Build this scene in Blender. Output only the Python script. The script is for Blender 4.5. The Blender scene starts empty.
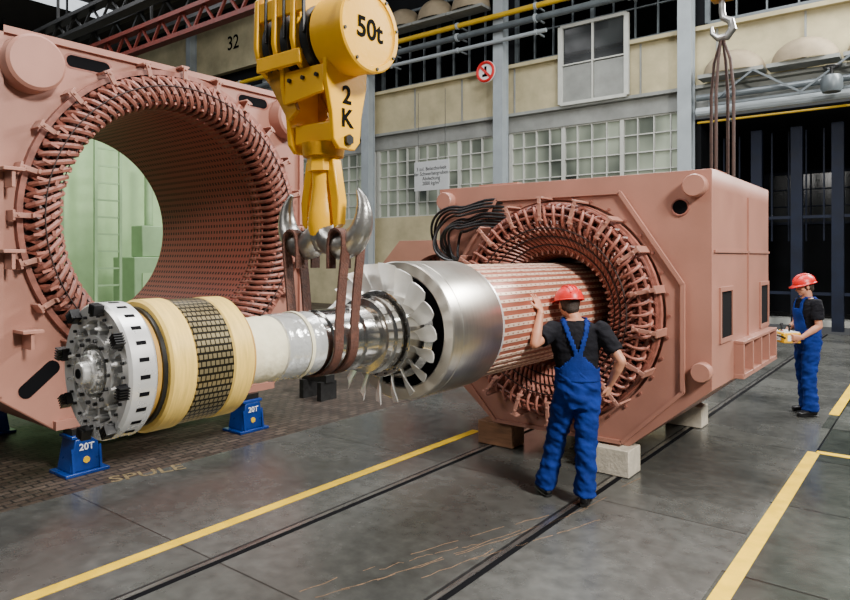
import bpy, math, random
from mathutils import Vector, Matrix
PI=math.pi; RND=random.Random(7)
SC=bpy.context.scene; COL=SC.collection
TH=math.atan(515/663.0); SN,CS=math.sin(TH),math.cos(TH)
F=663.0
def P(px,py,x=None,y=None,z=None):
    t=(px-425)/F; s=(257-py)/F
    d=Vector((-SN+t*CS, CS+t*SN, s))
    if x is not None: k=x/d.x
    elif y is not None: k=y/d.y
    else: k=(z-2)/d.z
    return Vector((0,0,2))+d*k
# ---------------------------------------------------------------- materials
def newmat(name):
    m=bpy.data.materials.new(name); m.use_nodes=True
    nt=m.node_tree; b=nt.nodes['Principled BSDF']
    return m,nt,b
def mat(name,c,rough=.5,metal=0,var=.15,scale=4,bump=0,bscale=60,emit=0,stretch=None,rvar=.1,coat=0,spec=None):
    m,nt,b=newmat(name); N=nt.nodes; L=nt.links
    tc=N.new('ShaderNodeTexCoord'); mp=N.new('ShaderNodeMapping'); L.new(tc.outputs['Object'],mp.inputs[0])
    if stretch: mp.inputs['Scale'].default_value=stretch
    n=N.new('ShaderNodeTexNoise'); n.inputs['Scale'].default_value=scale; n.inputs['Detail'].default_value=6; n.inputs['Roughness'].default_value=.6
    L.new(mp.outputs[0],n.inputs['Vector'])
    r=N.new('ShaderNodeValToRGB'); r.color_ramp.elements[0].position=.3; r.color_ramp.elements[1].position=.7
    r.color_ramp.elements[0].color=tuple(max(0,v*(1-var)) for v in c)+(1,)
    r.color_ramp.elements[1].color=tuple(min(1,v*(1+var)) for v in c)+(1,)
    L.new(n.outputs['Fac'],r.inputs[0]); L.new(r.outputs[0],b.inputs['Base Color'])
    mr=N.new('ShaderNodeMapRange'); mr.inputs['To Min'].default_value=max(.02,rough-rvar); mr.inputs['To Max'].default_value=min(1,rough+rvar)
    L.new(n.outputs['Fac'],mr.inputs[0]); L.new(mr.outputs[0],b.inputs['Roughness'])
    b.inputs['Metallic'].default_value=metal
    if spec is not None: b.inputs['Specular IOR Level'].default_value=spec
    if coat: b.inputs['Coat Weight'].default_value=coat
    if emit:
        L.new(r.outputs[0],b.inputs['Emission Color']); b.inputs['Emission Strength'].default_value=emit
    if bump:
        n2=N.new('ShaderNodeTexNoise'); n2.inputs['Scale'].default_value=bscale; n2.inputs['Detail'].default_value=4
        L.new(mp.outputs[0],n2.inputs['Vector'])
        bp=N.new('ShaderNodeBump'); bp.inputs['Strength'].default_value=bump; bp.inputs['Distance'].default_value=.02
        L.new(n2.outputs['Fac'],bp.inputs['Height']); L.new(bp.outputs[0],b.inputs['Normal'])
    return m
def uvgrid(name,c1,c2,nu,nv,wu,wv,rough=.5,metal=0,stag=False,inv=True,bs=.6):
    m,nt,b=newmat(name); N=nt.nodes; L=nt.links
    uv=N.new('ShaderNodeUVMap'); sp=N.new('ShaderNodeSeparateXYZ'); L.new(uv.outputs[0],sp.inputs[0])
    def M(op,a,bb=None):
        q=N.new('ShaderNodeMath'); q.operation=op
        for i,v in enumerate((a,bb)):
            if v is None: continue
            if isinstance(v,(int,float)): q.inputs[i].default_value=v
            else: L.new(v,q.inputs[i])
        return q.outputs[0]
    u=M('MULTIPLY',sp.outputs[0],nu); v=M('MULTIPLY',sp.outputs[1],nv)
    if stag:
        fl=M('FLOOR',u); v=M('ADD',v,M('MULTIPLY',fl,.5))
    a=M('LESS_THAN',M('ABSOLUTE',M('SUBTRACT',M('FRACT',u),.5)),wu/2)
    c=M('LESS_THAN',M('ABSOLUTE',M('SUBTRACT',M('FRACT',v),.5)),wv/2)
    k=M('MULTIPLY',a,c)
    mx=N.new('ShaderNodeMixRGB'); mx.inputs[1].default_value=tuple(c1)+(1,); mx.inputs[2].default_value=tuple(c2)+(1,)
    L.new(k,mx.inputs[0]); L.new(mx.outputs[0],b.inputs['Base Color'])
    b.inputs['Roughness'].default_value=rough; b.inputs['Metallic'].default_value=metal
    bp=N.new('ShaderNodeBump'); bp.inputs['Strength'].default_value=bs; bp.inputs['Distance'].default_value=.01; bp.invert=inv
    L.new(k,bp.inputs['Height']); L.new(bp.outputs[0],b.inputs['Normal'])
    return m
PINK=mat('dusty_salmon_paint',(.355,.163,.120),.42,0,.12,1.6,.05,90,rvar=.08)
PINKD=mat('salmon_dark',(.25,.090,.064),.5,0,.38,9,.1,50)
PINKM=mat('salmon_winding_paint',(.34,.125,.09),.42,0,.38,14,.1,50)
COIL=mat('coil_insulation',(.19,.058,.040),.42,0,.5,20,.15,80)
COILD=mat('gap_shade_and_binding',(.022,.008,.006),.7,0,.4,16,.1,80)  # near black for painted gap and recess shade, also the binding rings
STEEL=mat('machined_steel',(.60,.58,.55),.17,1,.06,5,.012,120,rvar=.04,stretch=(1,8,1))
STEELR=mat('brushed_ring_steel',(.66,.62,.55),.31,1,.07,4,.012,160,rvar=.05,stretch=(1,10,1))
STEELB=mat('bright_steel',(.82,.81,.79),.28,.6,.06,6)
RAILM=mat('worn_rail_steel',(.36,.35,.33),.28,.9,.3,3,stretch=(8,1,1))
HOOKM=mat('worn_hook_steel',(.36,.35,.33),.32,.9,.3,9,.15,40)
STEELD=mat('dark_steel',(.03,.03,.03),.4,.6,.3,12)
FANM=mat('fan_blade_alloy',(.78,.77,.74),.34,.45,.06,10)
BLACK=mat('black_rubber',(.005,.005,.006),.38,0,.2,20)
DARK=mat('hole_shade_black',(.003,.003,.004),.9,0,.1,5,spec=.1)  # near black standing in for shade inside holes and slots; also rail grooves
CREAMB=mat('banding_tape',(.74,.50,.115),.45,0,.18,7,.1,90,stretch=(1,9,1))
OCHRE=mat('ochre_resin',(.42,.23,.04),.5,0,.25,9)
CLOTH=mat('white_cloth',(.76,.70,.50),.85,0,.12,5,.5,14)
PLAST=mat('clear_film',(.72,.73,.72),.12,.5,.16,6,.4,16)
YEL=mat('crane_yellow',(.80,.41,.001),.34,0,.08,3,.04,50)
YELD=mat('crane_yellow_worn',(.46,.22,.003),.42,0,.35,9,.1,60)
SLING=mat('brown_sling',(.085,.030,.018),.75,0,.4,30,.4,90)
PAINTY=mat('floor_paint_yellow',(.80,.50,.004),.4,0,.18,6)
BLUE=mat('blue_enamel',(.005,.034,.20),.30,0,.2,7)
WOOD=mat('timber',(.22,.11,.055),.7,0,.35,4,.3,40,stretch=(1,6,6))
STONE=mat('pale_timber',(.50,.45,.36),.8,0,.18,9,.3,50)
WHITE=mat('white_enamel',(.8,.8,.78),.4,0,.05,5)
SIGNG=mat('sign_grey_white',(.52,.54,.54),.4,0,.05,5)
TXT=mat('black_lettering',(.003,.003,.003),.8,0,.1,5,spec=.05)
TXTW=mat('white_lettering',(.8,.8,.8),.5,0,.1,5)
RED=mat('red_helmet',(.62,.004,.003),.40,0,.05,5,rvar=.03)
REDP=mat('red_paint',(.6,.01,.01),.4,0,.08,5)
SKIN=mat('skin',(.53,.235,.14),.48,0,.08,14)
SHIRT=mat('black_tshirt',(.005,.005,.008),.85,0,.25,9,.5,22,spec=.2)
DENIM=mat('blue_workwear',(.004,.022,.165),.85,0,.35,7,.8,9,spec=.2)
HAIR=mat('dark_hair',(.03,.018,.012),.6,0,.3,60,.5,120)
CREAMW=mat('cream_plaster',(.48,.42,.25),.8,0,.25,1.0,.1,20)
SHELLM=mat('shell_plaster',(.30,.24,.155),.75,0,.25,2)
GREYW=mat('grey_plaster',(.26,.27,.25),.8,0,.22,1.5)
COLG=mat('column_grey',(.31,.35,.37),.5,0,.10,2)
WFRM=mat('window_frame_pale',(.54,.55,.50),.5,0,.08,3)
PIPEY=mat('pipe_yellow',(.58,.36,.008),.4,0,.1,3)
PIPEG=mat('pipe_grey',(.11,.13,.14),.4,.2,.2,3)
RUST=mat('rust_red_steel',(.14,.018,.010),.6,0,.25,2)
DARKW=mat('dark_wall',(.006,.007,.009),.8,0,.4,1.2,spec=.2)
DBLUE=mat('dark_blue_steel',(.004,.008,.022),.6,0,.3,3,spec=.3)
GREEN=mat('pale_green_curtain_glow',(.26,.40,.19),.6,0,.14,1.5,emit=.22)  # emission added so the curtain looks lit from behind
GREENP=mat('pale_green_paint_glow',(.20,.32,.155),.6,0,.12,3,emit=.16)  # green paint with added glow standing in for light behind the bore
CEIL=mat('roof_dark',(.020,.018,.016),.85,0,.4,1.5)
SKYL=mat('skylight_glass',(.7,.75,.8),.4,0,.1,2,emit=1.6)
ORANGE=mat('worn_orange_scuff',(.22,.13,.07),.7,0,.5,30)
WORN=mat('worn_yellow_lettering',(.15,.11,.05),.8,0,.5,14)
CORE=uvgrid('perforated_core',(.29,.078,.055),(.018,.005,.004),96,17,.46,.50,.62,bs=.25)
CORE2=uvgrid('stator_core',(.20,.07,.055),(.02,.010,.008),48,20,.4,.8,.5)
ROTB=mat('rotor_copper',(.34,.105,.064),.36,.3,.15,5,stretch=(1,.5,1))
WEDGE=uvgrid('rotor_light_strip',(.74,.55,.42),(.34,.15,.10),1,13,.50,.32,.32,.3,bs=.1)
COMM=uvgrid('commutator_segments',(.018,.015,.009),(.32,.26,.14),58,40,.66,.74,.30,.7,True,False)
def pane_mat(name,c1,c2,emit,sp=.10,bw=.4975,bh=.546,e0=.36,e1=.70):  # pane brightness is put into colour and emission; nothing shines through
    m,nt,b=newmat(name); N=nt.nodes; L=nt.links
    tc=N.new('ShaderNodeTexCoord'); n=N.new('ShaderNodeTexNoise'); n.inputs['Scale'].default_value=.7; n.inputs['Detail'].default_value=2
    mp=N.new('ShaderNodeMapping'); mp.inputs['Scale'].default_value=(1.0,1,.45); L.new(tc.outputs['Object'],mp.inputs[0]); L.new(mp.outputs[0],n.inputs['Vector'])
    bk=N.new('ShaderNodeTexBrick'); bk.offset=0; bk.inputs['Scale'].default_value=1; bk.inputs['Brick Width'].default_value=bw; bk.inputs['Row Height'].default_value=bh; bk.inputs['Mortar Size'].default_value=0
    bk.inputs['Color1'].default_value=(sp,sp,sp,1); bk.inputs['Color2'].default_value=(0,0,0,1)
    sx=N.new('ShaderNodeSeparateXYZ'); cx=N.new('ShaderNodeCombineXYZ'); L.new(tc.outputs['Object'],sx.inputs[0]); L.new(sx.outputs[0],cx.inputs[0]); L.new(sx.outputs[2],cx.inputs[1]); L.new(cx.outputs[0],bk.inputs['Vector'])
    r=N.new('ShaderNodeValToRGB'); r.color_ramp.elements[0].position=e0; r.color_ramp.elements[1].position=e1
    r.color_ramp.elements[0].color=tuple(c1)+(1,); r.color_ramp.elements[1].color=tuple(c2)+(1,)
    ad=N.new('ShaderNodeMath'); ad.operation='ADD'; L.new(n.outputs['Fac'],ad.inputs[0]); L.new(bk.outputs['Color'],ad.inputs[1]); L.new(ad.outputs[0],r.inputs[0])
    L.new(r.outputs[0],b.inputs['Base Color']); L.new(r.outputs[0],b.inputs['Emission Color']); b.inputs['Emission Strength'].default_value=emit
    b.inputs['Roughness'].default_value=.12
    return m
PANE=pane_mat('window_glass_glow',(.030,.036,.032),(.30,.335,.26),.42)
PANED=pane_mat('dark_window_glass_glow',(.006,.007,.008),(.04,.045,.045),.1)
def floor_mat(name,kind):
    m,nt,b=newmat(name); N=nt.nodes; L=nt.links
    tc=N.new('ShaderNodeTexCoord')
    n=N.new('ShaderNodeTexNoise'); n.inputs['Scale'].default_value=.7; n.inputs['Detail'].default_value=9; n.inputs['Roughness'].default_value=.65
    L.new(tc.outputs['Object'],n.inputs['Vector'])
    n2=N.new('ShaderNodeTexNoise'); n2.inputs['Scale'].default_value=9; n2.inputs['Detail'].default_value=8; L.new(tc.outputs['Object'],n2.inputs['Vector'])
    r=N.new('ShaderNodeValToRGB'); r.color_ramp.elements[0].position=.3; r.color_ramp.elements[1].position=.72
    L.new(n.outputs['Fac'],r.inputs[0])
    mx=N.new('ShaderNodeMixRGB'); mx.blend_type='MULTIPLY'
    L.new(r.outputs[0],mx.inputs[1])
    bp=N.new('ShaderNodeBump'); bp.inputs['Distance'].default_value=.01
    bk=N.new('ShaderNodeTexBrick'); mp=N.new('ShaderNodeMapping'); L.new(tc.outputs['Object'],mp.inputs[0]); mp.inputs['Rotation'].default_value=(0,0,PI/2); L.new(mp.outputs[0],bk.inputs['Vector'])
    bk.inputs['Scale'].default_value=1; bk.offset=0
    if kind=='concrete':
        r.color_ramp.elements[0].color=(.044,.045,.042,1); r.color_ramp.elements[1].color=(.102,.102,.094,1)
        bk.inputs['Brick Width'].default_value=2.6; bk.inputs['Row Height'].default_value=9; bk.inputs['Mortar Size'].default_value=.007
        bk.inputs['Color1'].default_value=(1,1,1,1); bk.inputs['Color2'].default_value=(.78,.79,.78,1); bk.inputs['Mortar'].default_value=(.3,.3,.3,1)
        bp.inputs['Strength'].default_value=.10; rr=(.12,.38)
    elif kind=='blocks':
        r.color_ramp.elements[0].color=(.026,.020,.016,1); r.color_ramp.elements[1].color=(.10,.073,.055,1)
        bk.offset=.5; bk.inputs['Brick Width'].default_value=.17; bk.inputs['Row Height'].default_value=.085; bk.inputs['Mortar Size'].default_value=.010
        bk.inputs['Color1'].default_value=(1,.95,.88,1); bk.inputs['Color2'].default_value=(.5,.42,.36,1); bk.inputs['Mortar'].default_value=(.12,.11,.1,1)
        rr=(.35,.75); bp.inputs['Strength'].default_value=.6
    else:
        r.color_ramp.elements[0].color=(.044,.048,.044,1); r.color_ramp.elements[1].color=(.108,.111,.100,1)
        bk.inputs['Brick Width'].default_value=1.5; bk.inputs['Row Height'].default_value=1.0; bk.inputs['Mortar Size'].default_value=.010
        bk.inputs['Color1'].default_value=(1.1,1.1,1.08,1); bk.inputs['Color2'].default_value=(.34,.39,.36,1); bk.inputs['Mortar'].default_value=(.08,.08,.08,1)
        rr=(.10,.32); bp.inputs['Strength'].default_value=.2
    mx.inputs[0].default_value=1
    L.new(bk.outputs['Color'],mx.inputs[2]); L.new(bk.outputs['Color'],bp.inputs['Height'])
    m2=N.new('ShaderNodeMixRGB'); m2.blend_type='OVERLAY'; m2.inputs[0].default_value=.6; L.new(mx.outputs[0],m2.inputs[1]); L.new(n2.outputs['Fac'],m2.inputs[2])
    L.new(m2.outputs[0],b.inputs['Base Color'])
    mr=N.new('ShaderNodeMapRange'); mr.inputs['From Min'].default_value=.3; mr.inputs['From Max'].default_value=.7; mr.inputs['To Min'].default_value=rr[0]; mr.inputs['To Max'].default_value=rr[1]
    L.new(n.outputs['Fac'],mr.inputs[0]); L.new(mr.outputs[0],b.inputs['Roughness']); L.new(bp.outputs[0],b.inputs['Normal'])
    return m
FCON=floor_mat('worn_concrete','concrete'); FBLK=floor_mat('wood_block_paving','blocks'); FPLT=floor_mat('floor_plates','plates')
# ---------------------------------------------------------------- mesh builder
class MB:
    def __init__(s): s.v=[]; s.f=[]; s.uv=[]
    def face(s,idx,uv=None): s.f.append(tuple(idx)); s.uv.append(uv)
    def add(s,vs): b=len(s.v); s.v.extend(Vector(q) for q in vs); return b
    def box(s,c,d,rot=None):
        c=Vector(c); hx,hy,hz=d[0]/2,d[1]/2,d[2]/2
        vs=[Vector((x,y,z)) for z in(-hz,hz) for y in(-hy,hy) for x in(-hx,hx)]
        if rot is not None: vs=[rot@q for q in vs]
        b=s.add([c+q for q in vs])
        for f in((0,2,3,1),(4,5,7,6),(0,1,5,4),(2,6,7,3),(0,4,6,2),(1,3,7,5)): s.face([b+i for i in f])
        return s
    def bar(s,p0,p1,w,h,up=(0,0,1)):
        p0=Vector(p0);p1=Vector(p1);t=(p1-p0); L=t.length; t.normalize(); u=Vector(up)
        a=t.cross(u)
        if a.length<1e-4: a=t.cross(Vector((1,0,0)))
        a.normalize(); c=a.cross(t)
        M=Matrix((a,t,c)).transposed()
        return s.box((p0+p1)/2,(w,L,h),M)
    def tube(s,pts,rad,n=12,side=None,caps=True,closed=False):
        pts=[Vector(p) for p in pts]; m=len(pts)
        if not isinstance(rad,list): rad=[rad]*m
        prev=None; rings=[]
        for i,p in enumerate(pts):
            if closed: t=pts[(i+1)%m]-pts[i-1]
            else: t=(pts[min(i+1,m-1)]-pts[max(i-1,0)])
            t.normalize()
            ref=Vector(side) if side is not None else prev
            if ref is None: ref=Vector((0,0,1)) if abs(t.z)<.9 else Vector((1,0,0))
            a=ref-t*ref.dot(t)
            if a.length<1e-5: a=Vector((1,.1,0)).cross(t)
            a.normalize(); prev=a; bb=t.cross(a)
            r=rad[i]; ra,rb=(r if isinstance(r,(tuple,list)) else (r,r))
            rings.append(s.add([p+a*(ra*math.cos(2*PI*k/n))+bb*(rb*math.sin(2*PI*k/n)) for k in range(n)]))
        last=m if closed else m-1
        for i in range(last):
            A,B=rings[i],rings[(i+1)%m]
            for k in range(n):
                k2=(k+1)%n; s.face([A+k,A+k2,B+k2,B+k])
        if caps and not closed:
            s.face([rings[0]+k for k in range(n)][::-1]); s.face([rings[-1]+k for k in range(n)])
        return s
    def strap(s,pts,w,th):
        pts=[Vector(p) for p in pts]; m=len(pts); rings=[]
        for i,p in enumerate(pts):
            t=(pts[min(i+1,m-1)]-pts[max(i-1,0)]).normalized(); a=Vector((0,1,0)); b=t.cross(a)
            rings.append(s.add([p+a*w+b*th,p-a*w+b*th,p-a*w-b*th,p+a*w-b*th]))
        for i in range(m-1):
            for k in range(4):
                k2=(k+1)%4; s.face([rings[i]+k,rings[i]+k2,rings[i+1]+k2,rings[i+1]+k])
        s.face([rings[0]+k for k in range(4)]); s.face([rings[-1]+k for k in range(4)]); return s
    def cyl(s,p0,p1,r0,r1=None,n=24): return s.tube([p0,p1],[r0,r0 if r1 is None else r1],n)
    def ell(s,c,r,n=16,m=10,M=None):
        c=Vector(c); vs=[]
        for i in range(1,m):
            ph=PI*i/m
            for k in range(n):
                q=Vector((r[0]*math.sin(ph)*math.cos(2*PI*k/n),r[1]*math.sin(ph)*math.sin(2*PI*k/n),r[2]*math.cos(ph)))
                if M is not None: q=M@q
                vs.append(c+q)
        q0=Vector((0,0,r[2]))
        if M is not None: q0=M@q0
        b=s.add(vs+[c+q0,c-q0]); T=b+len(vs); Bq=T+1
        for i in range(m-2):
            for k in range(n):
                k2=(k+1)%n; s.face([b+i*n+k,b+(i+1)*n+k,b+(i+1)*n+k2,b+i*n+k2])
        for k in range(n):
            k2=(k+1)%n; s.face([T,b+k,b+k2]); s.face([Bq,b+(m-2)*n+k2,b+(m-2)*n+k])
        return s
    def lathe(s,prof,n=64,closed=False):
        rings=[]; L=[0]
        for i in range(1,len(prof)): L.append(L[-1]+math.hypot(prof[i][0]-prof[i-1][0],prof[i][1]-prof[i-1][1]))
        for r,y in prof: rings.append(s.add([(r*math.cos(2*PI*k/n),y,r*math.sin(2*PI*k/n)) for k in range(n)]))
        for i in range(len(prof)-1):
            A,B=rings[i],rings[i+1]
            for k in range(n):
                k2=(k+1)%n; u0,u1=k/n,(k+1)/n; v0,v1=L[i],L[i+1]
                s.face([A+k,B+k,B+k2,A+k2],[(u0,v0),(u0,v1),(u1,v1),(u1,v0)])
        return s
    def prism(s,poly,fn,t0,t1):
        n=len(poly); b=s.add([fn(a,c,t0) for a,c in poly]+[fn(a,c,t1) for a,c in poly])
        s.face([b+i for i in range(n)][::-1]); s.face([b+n+i for i in range(n)])
        for i in range(n):
            j=(i+1)%n; s.face([b+i,b+j,b+n+j,b+n+i])
        return s
    def ringplate(s,poly,cz,r,y0,y1,n=96):
        ang=[2*PI*k/n for k in range(n)]+[math.atan2(z-cz,x)%(2*PI) for x,z in poly]
        ang=sorted(set(round(a,5) for a in ang)); O=[]
        for a in ang:
            d=(math.cos(a),math.sin(a)); best=1e9
            for i in range(len(poly)):
                x1,z1=poly[i]; x2,z2=poly[(i+1)%len(poly)]; z1-=cz; z2-=cz
                ex,ez=x2-x1,z2-z1; den=d[0]*ez-d[1]*ex
                if abs(den)<1e-9: continue
                t=(x1*ez-z1*ex)/den; u=(x1*d[1]-z1*d[0])/den
                if t>0 and -1e-4<=u<=1+1e-4: best=min(best,t)
            O.append((best*d[0],best*d[1]+cz))
        I=[(r*math.cos(a),r*math.sin(a)+cz) for a in ang]; m=len(ang)
        b=s.add([(x,y0,z) for x,z in O]+[(x,y0,z) for x,z in I]+[(x,y1,z) for x,z in O]+[(x,y1,z) for x,z in I])
        for i in range(m):
            j=(i+1)%m
            s.face([b+i,b+j,b+m+j,b+m+i]); s.face([b+2*m+i,b+3*m+i,b+3*m+j,b+2*m+j])
            s.face([b+i,b+2*m+i,b+2*m+j,b+j]); s.face([b+m+i,b+m+j,b+3*m+j,b+3*m+i])
        return s
    def mesh(s,name,smooth=True,ang=24):
        me=bpy.data.meshes.new(name); me.from_pydata([tuple(q) for q in s.v],[],s.f)
        ul=me.uv_layers.new(name='UVMap'); li=0
        for fi,f in enumerate(s.f):
            u=s.uv[fi]
            for k in range(len(f)):
                if u: ul.data[li].uv=u[k]
                li+=1
        me.validate()
        import bmesh
        bm=bmesh.new(); bm.from_mesh(me); bmesh.ops.recalc_face_normals(bm,faces=bm.faces); bm.to_mesh(me); bm.free()
        if smooth:
            me.shade_smooth(); me.set_sharp_from_angle(angle=math.radians(ang))
        return me
    def build(s,name,m,parent=None,loc=(0,0,0),rot=(0,0,0),bevel=0,smooth=True,ang=24):
        o=bpy.data.objects.new(name,s.mesh(name,smooth,ang)); COL.objects.link(o)
        o.data.materials.append(m); o.location=loc; o.rotation_euler=rot
        if parent: o.parent=parent
        if bevel:
            b=o.modifiers.new('bevel','BEVEL'); b.width=bevel; b.segments=2; b.limit_method='ANGLE'; b.angle_limit=math.radians(50)
        return o
def tag(o,label=None,cat=None,group=None,kind=None):
    if label: o['label']=label
    if cat: o['category']=cat
    if group: o['group']=group
    if kind: o['kind']=kind
    return o
def empty(name,loc,rz=0):
    o=bpy.data.objects.new(name,None); COL.objects.link(o); o.location=loc; o.rotation_euler=(0,0,rz); o.empty_display_size=.2; return o
def inst(o,loc=None,rot=None,parent=None):
    c=o.copy(); COL.objects.link(c)
    if loc is not None: c.location=loc
    if rot is not None: c.rotation_euler=rot
    if parent is not None: c.parent=parent
    return c
def copy_tree(o,loc,rz=None,label=None,parent=None):
    c=o.copy(); COL.objects.link(c)
    if parent is not None: c.parent=parent
    else:
        c.location=loc
        if rz is not None: c.rotation_euler=(0,0,rz)
        if label: c['label']=label
    for ch in [q for q in bpy.data.objects if q.parent==o]: copy_tree(ch,None,parent=c)
    return c
def radial(o,n,start=1,step=None):
    st=step or 2*PI/n
    for k in range(start,n): inst(o,rot=(0,o.rotation_euler[1]+st*k,0))
def text(s,size,m,parent,loc,rot,name='lettering',ext=.002,sx=1,align='CENTER',off=.012):
    cu=bpy.data.curves.new('t','FONT'); cu.body=s; cu.size=size; cu.align_x=align; cu.align_y='CENTER'; cu.extrude=ext; cu.offset=size*off; cu.space_line=.95
    t=bpy.data.objects.new('t',cu); COL.objects.link(t); bpy.context.view_layer.update()
    me=bpy.data.meshes.new_from_object(t.evaluated_get(bpy.context.evaluated_depsgraph_get())); bpy.data.objects.remove(t)
    o=bpy.data.objects.new(name,me); COL.objects.link(o); me.materials.clear(); me.materials.append(m)
    o.location=loc; o.rotation_euler=rot; o.scale=(sx,1,1)
    if parent: o.parent=parent
    return o
def struct(mb,name,m,**k): return tag(mb.build(name,m,**k),kind='structure')
# ---------------------------------------------------------------- floor
struct(MB().box((-3.45,5,-.05),(4.7,30,.1)),'floor',FCON)
struct(MB().box((-23,5,-.05),(34.4,30,.1)),'floor.001',FBLK)
struct(MB().box((6.95,6.5,-.05),(16.1,33,.1)),'floor.002',FPLT)
struct(MB().box((-4.22,-1.8,.0015),(.10,16.4,.003)),'trim_1',PAINTY,smooth=False)
struct(MB().box((-1.02,-1.1,.0015),(.11,17.8,.003)).box((1.0,7.83,.0015),(4.0,.10,.003)),'trim_2',PAINTY,smooth=False)
struct(MB().box((-1.06,14.1,.0015),(.11,8.6,.003)),'trim_3',PAINTY,smooth=False)
for i,x in enumerate((-3.78,-2.335)):
    r=empty('rail',(x,0,0)); tag(r,['steel rail set in the concrete nearest the long yellow line','steel rail in the floor running past the feet of the nearer worker'][i],'rail','crane rails in the floor')
    MB().box((0,5,.002),(.036,29.8,.004)).build('rail_head',RAILM,r)
    MB().box((.042,5,.001),(.044,29.8,.002)).build('groove',DARK,r); MB().box((-.032,5,.001),(.024,29.8,.002)).build('rail_edge',STEELD,r)
mb=MB(); R2=random.Random(3)
for (a,b,c) in (((300,592),(420,548),(560,512)),((340,590),(450,560),(590,508)),((420,578),(520,545),(640,478)),((315,598),(400,575),(520,530)),((470,560),(540,540),(600,520)),((380,570),(430,552),(480,544))):
    A,B,C=[P(q[0],q[1],z=0) for q in(a,b,c)]
    pts=[A*(1-t)**2+B*2*t*(1-t)+C*t*t+Vector((R2.uniform(-.012,.012),R2.uniform(-.012,.012),0)) for t in [i/22 for i in range(23)]]
    for i in range(22):
        if R2.random()<.78: mb.bar(pts[i]+Vector((0,0,.001)),pts[i+1]+Vector((0,0,.001)),R2.uniform(.002,.005),.002)
struct(mb,'trim_4',ORANGE)
p=P(148,473,z=0); o=text('SPULE',.25,WORN,None,(p.x,p.y,.001),(0,0,math.radians(75)),name='trim_5',ext=.001); tag(o,kind='structure')
# ---------------------------------------------------------------- building
YW=20.0
w=struct(MB().box((-22.7,YW+.2,1.785),(34.6,.4,3.57)),'wall_back',CREAMW)
struct(MB().box((-17,YW+.2,6.6),(46,.4,.6)).box((-17,YW-.05,6.88),(46,.3,.10)),'wall_back.001',GREYW)
struct(MB().box((-17,YW+.2,7.72),(46,.4,1.6)).box((-17,YW-.05,8.55),(46,.3,.12)),'wall_back.002',CREAMW)
m=MB()
for k in range(20): m.box((-38+k*2.2,YW-.02,7.72),(.05,.06,1.6))
struct(m,'trim_7',GREYW)
struct(MB().box((-17,YW+.3,11.6),(46,.2,6.0)),'wall_back.003',DARKW)
up=struct(MB().box((-32,YW-.1,12.4),(16,.3,2.6)),'wall_back.004',CREAMW)
p=P(233,43,y=YW-.27); text('32',.95,TXT,up,(p.x,p.y,p.z),(PI/2,0,0))
struct(MB().box((-40.1,2,7.2),(.2,36,14.6)),'wall_left',GREYW)
struct(MB().box((-8,2.5,14.65),(65,36,.2)),'ceiling',CEIL)
for i,x in enumerate((-34,-24,-12,0,12)):
    struct(MB().box((x,3,14.5),(1.6,30,.06)),'window_%d'%(20+i),SKYL)
def window(name,x0,x1,z0,z1,y,nx,nz,pm=PANE,bw=.05,fm=WFRM):
    r=empty(name,((x0+x1)/2,y,z0)); tag(r,kind='structure'); W=x1-x0; H=z1-z0; m=MB()
    for i in range(nx+1): 
        k=3.0 if i in(0,nx) or (nx>5 and i%4==0) else .8
        m.box((-W/2+W*i/nx,0,H/2),(bw*k,.10,H))
    for j in range(nz+1):
        k=2 if j in (0,nz) else .8
        m.box((0,0,H*j/nz),(W,.09,bw*k))
    m.build('window_frame',fm,r)
    MB().box((0,.06,H/2),(W,.02,H)).build('window_pane',pm,r)
    return r
XC=[-5.73,-11.9,-18.07,-24.24,-30.4]
for i in range(4):
    x1,x0=XC[i],XC[i+1]; window('window_%d'%(i+1),x0+.1,x1-.1,3.57,6.3,YW+.1,12,5,bw=.042)
window('window_5',-9.75,-7.55,6.95,9.45,YW-.25,2,2,PANED,.05,WFRM)
struct(MB().box((-9.2,YW-.23,7.58),(1.0,.04,1.15)).box((-8.1,YW-.23,7.58),(1.0,.04,1.15)),'window_12',GREYW)
for i in range(3): window('window_%d'%(6+i),XC[i+1]+.3,XC[i]-.3,8.7,11.6,YW+.15,8,3,PANED,.045,PIPEG)
window('window_9',-5.3,4,8.75,11.2,YW+.15,12,3,PANED,.045,PIPEG)
cl=['tall grey steel column just left of the dark doorway','tall grey steel column right of the round prohibition sign','grey steel column directly right of the large crane hook block','tall grey steel column hidden behind the yellow hook block','short visible grey column below the roof, left of number 32']
for i,x in enumerate(XC):
    r=empty('steel_column',(x,YW-.45,0)); tag(r,cl[i],'column','grey hall columns')
    MB().box((0,-.17,7.25),(.38,.05,14.5)).box((0,.17,7.25),(.38,.05,14.5)).box((0,0,7.25),(.30,.30,14.5)).build('column_shaft',COLG,r)
    MB().box((0,0,.06),(.6,.6,.12)).build('base_plate',COLG,r)
names=['first','second','third','fourth','fifth','sixth']
def shell(x,z,W,H,label,D=.9):
    r=empty('concrete_shell',(x,YW-.22,z)); tag(r,label,'concrete shell','rounded concrete shells on the wall')
    n=24; m=8; b=MB(); rows=[]
    for i in range(m+1):
        ph=PI/2*i/m
        rows.append(b.add([(W*math.cos(ph)**.6*math.cos(PI*k/n),-D*math.sin(ph),H*math.cos(ph)**.6*math.sin(PI*k/n)) for k in range(n+1)]))
    for i in range(m):
        for k in range(n): b.face([rows[i]+k,rows[i]+k+1,rows[i+1]+k+1,rows[i+1]+k])
    b.build('shell_dome',SHELLM,r,ang=50)
    MB().box((0,-.30,-.05),(W*2.05,.58,.10)).build('shell_sill',GREYW,r)
for k in range(5): shell(-4.5+1.72*k,7.05,.80,.66,'%s rounded concrete shell from the left above the dark doorway'%names[k],.7)
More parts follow.
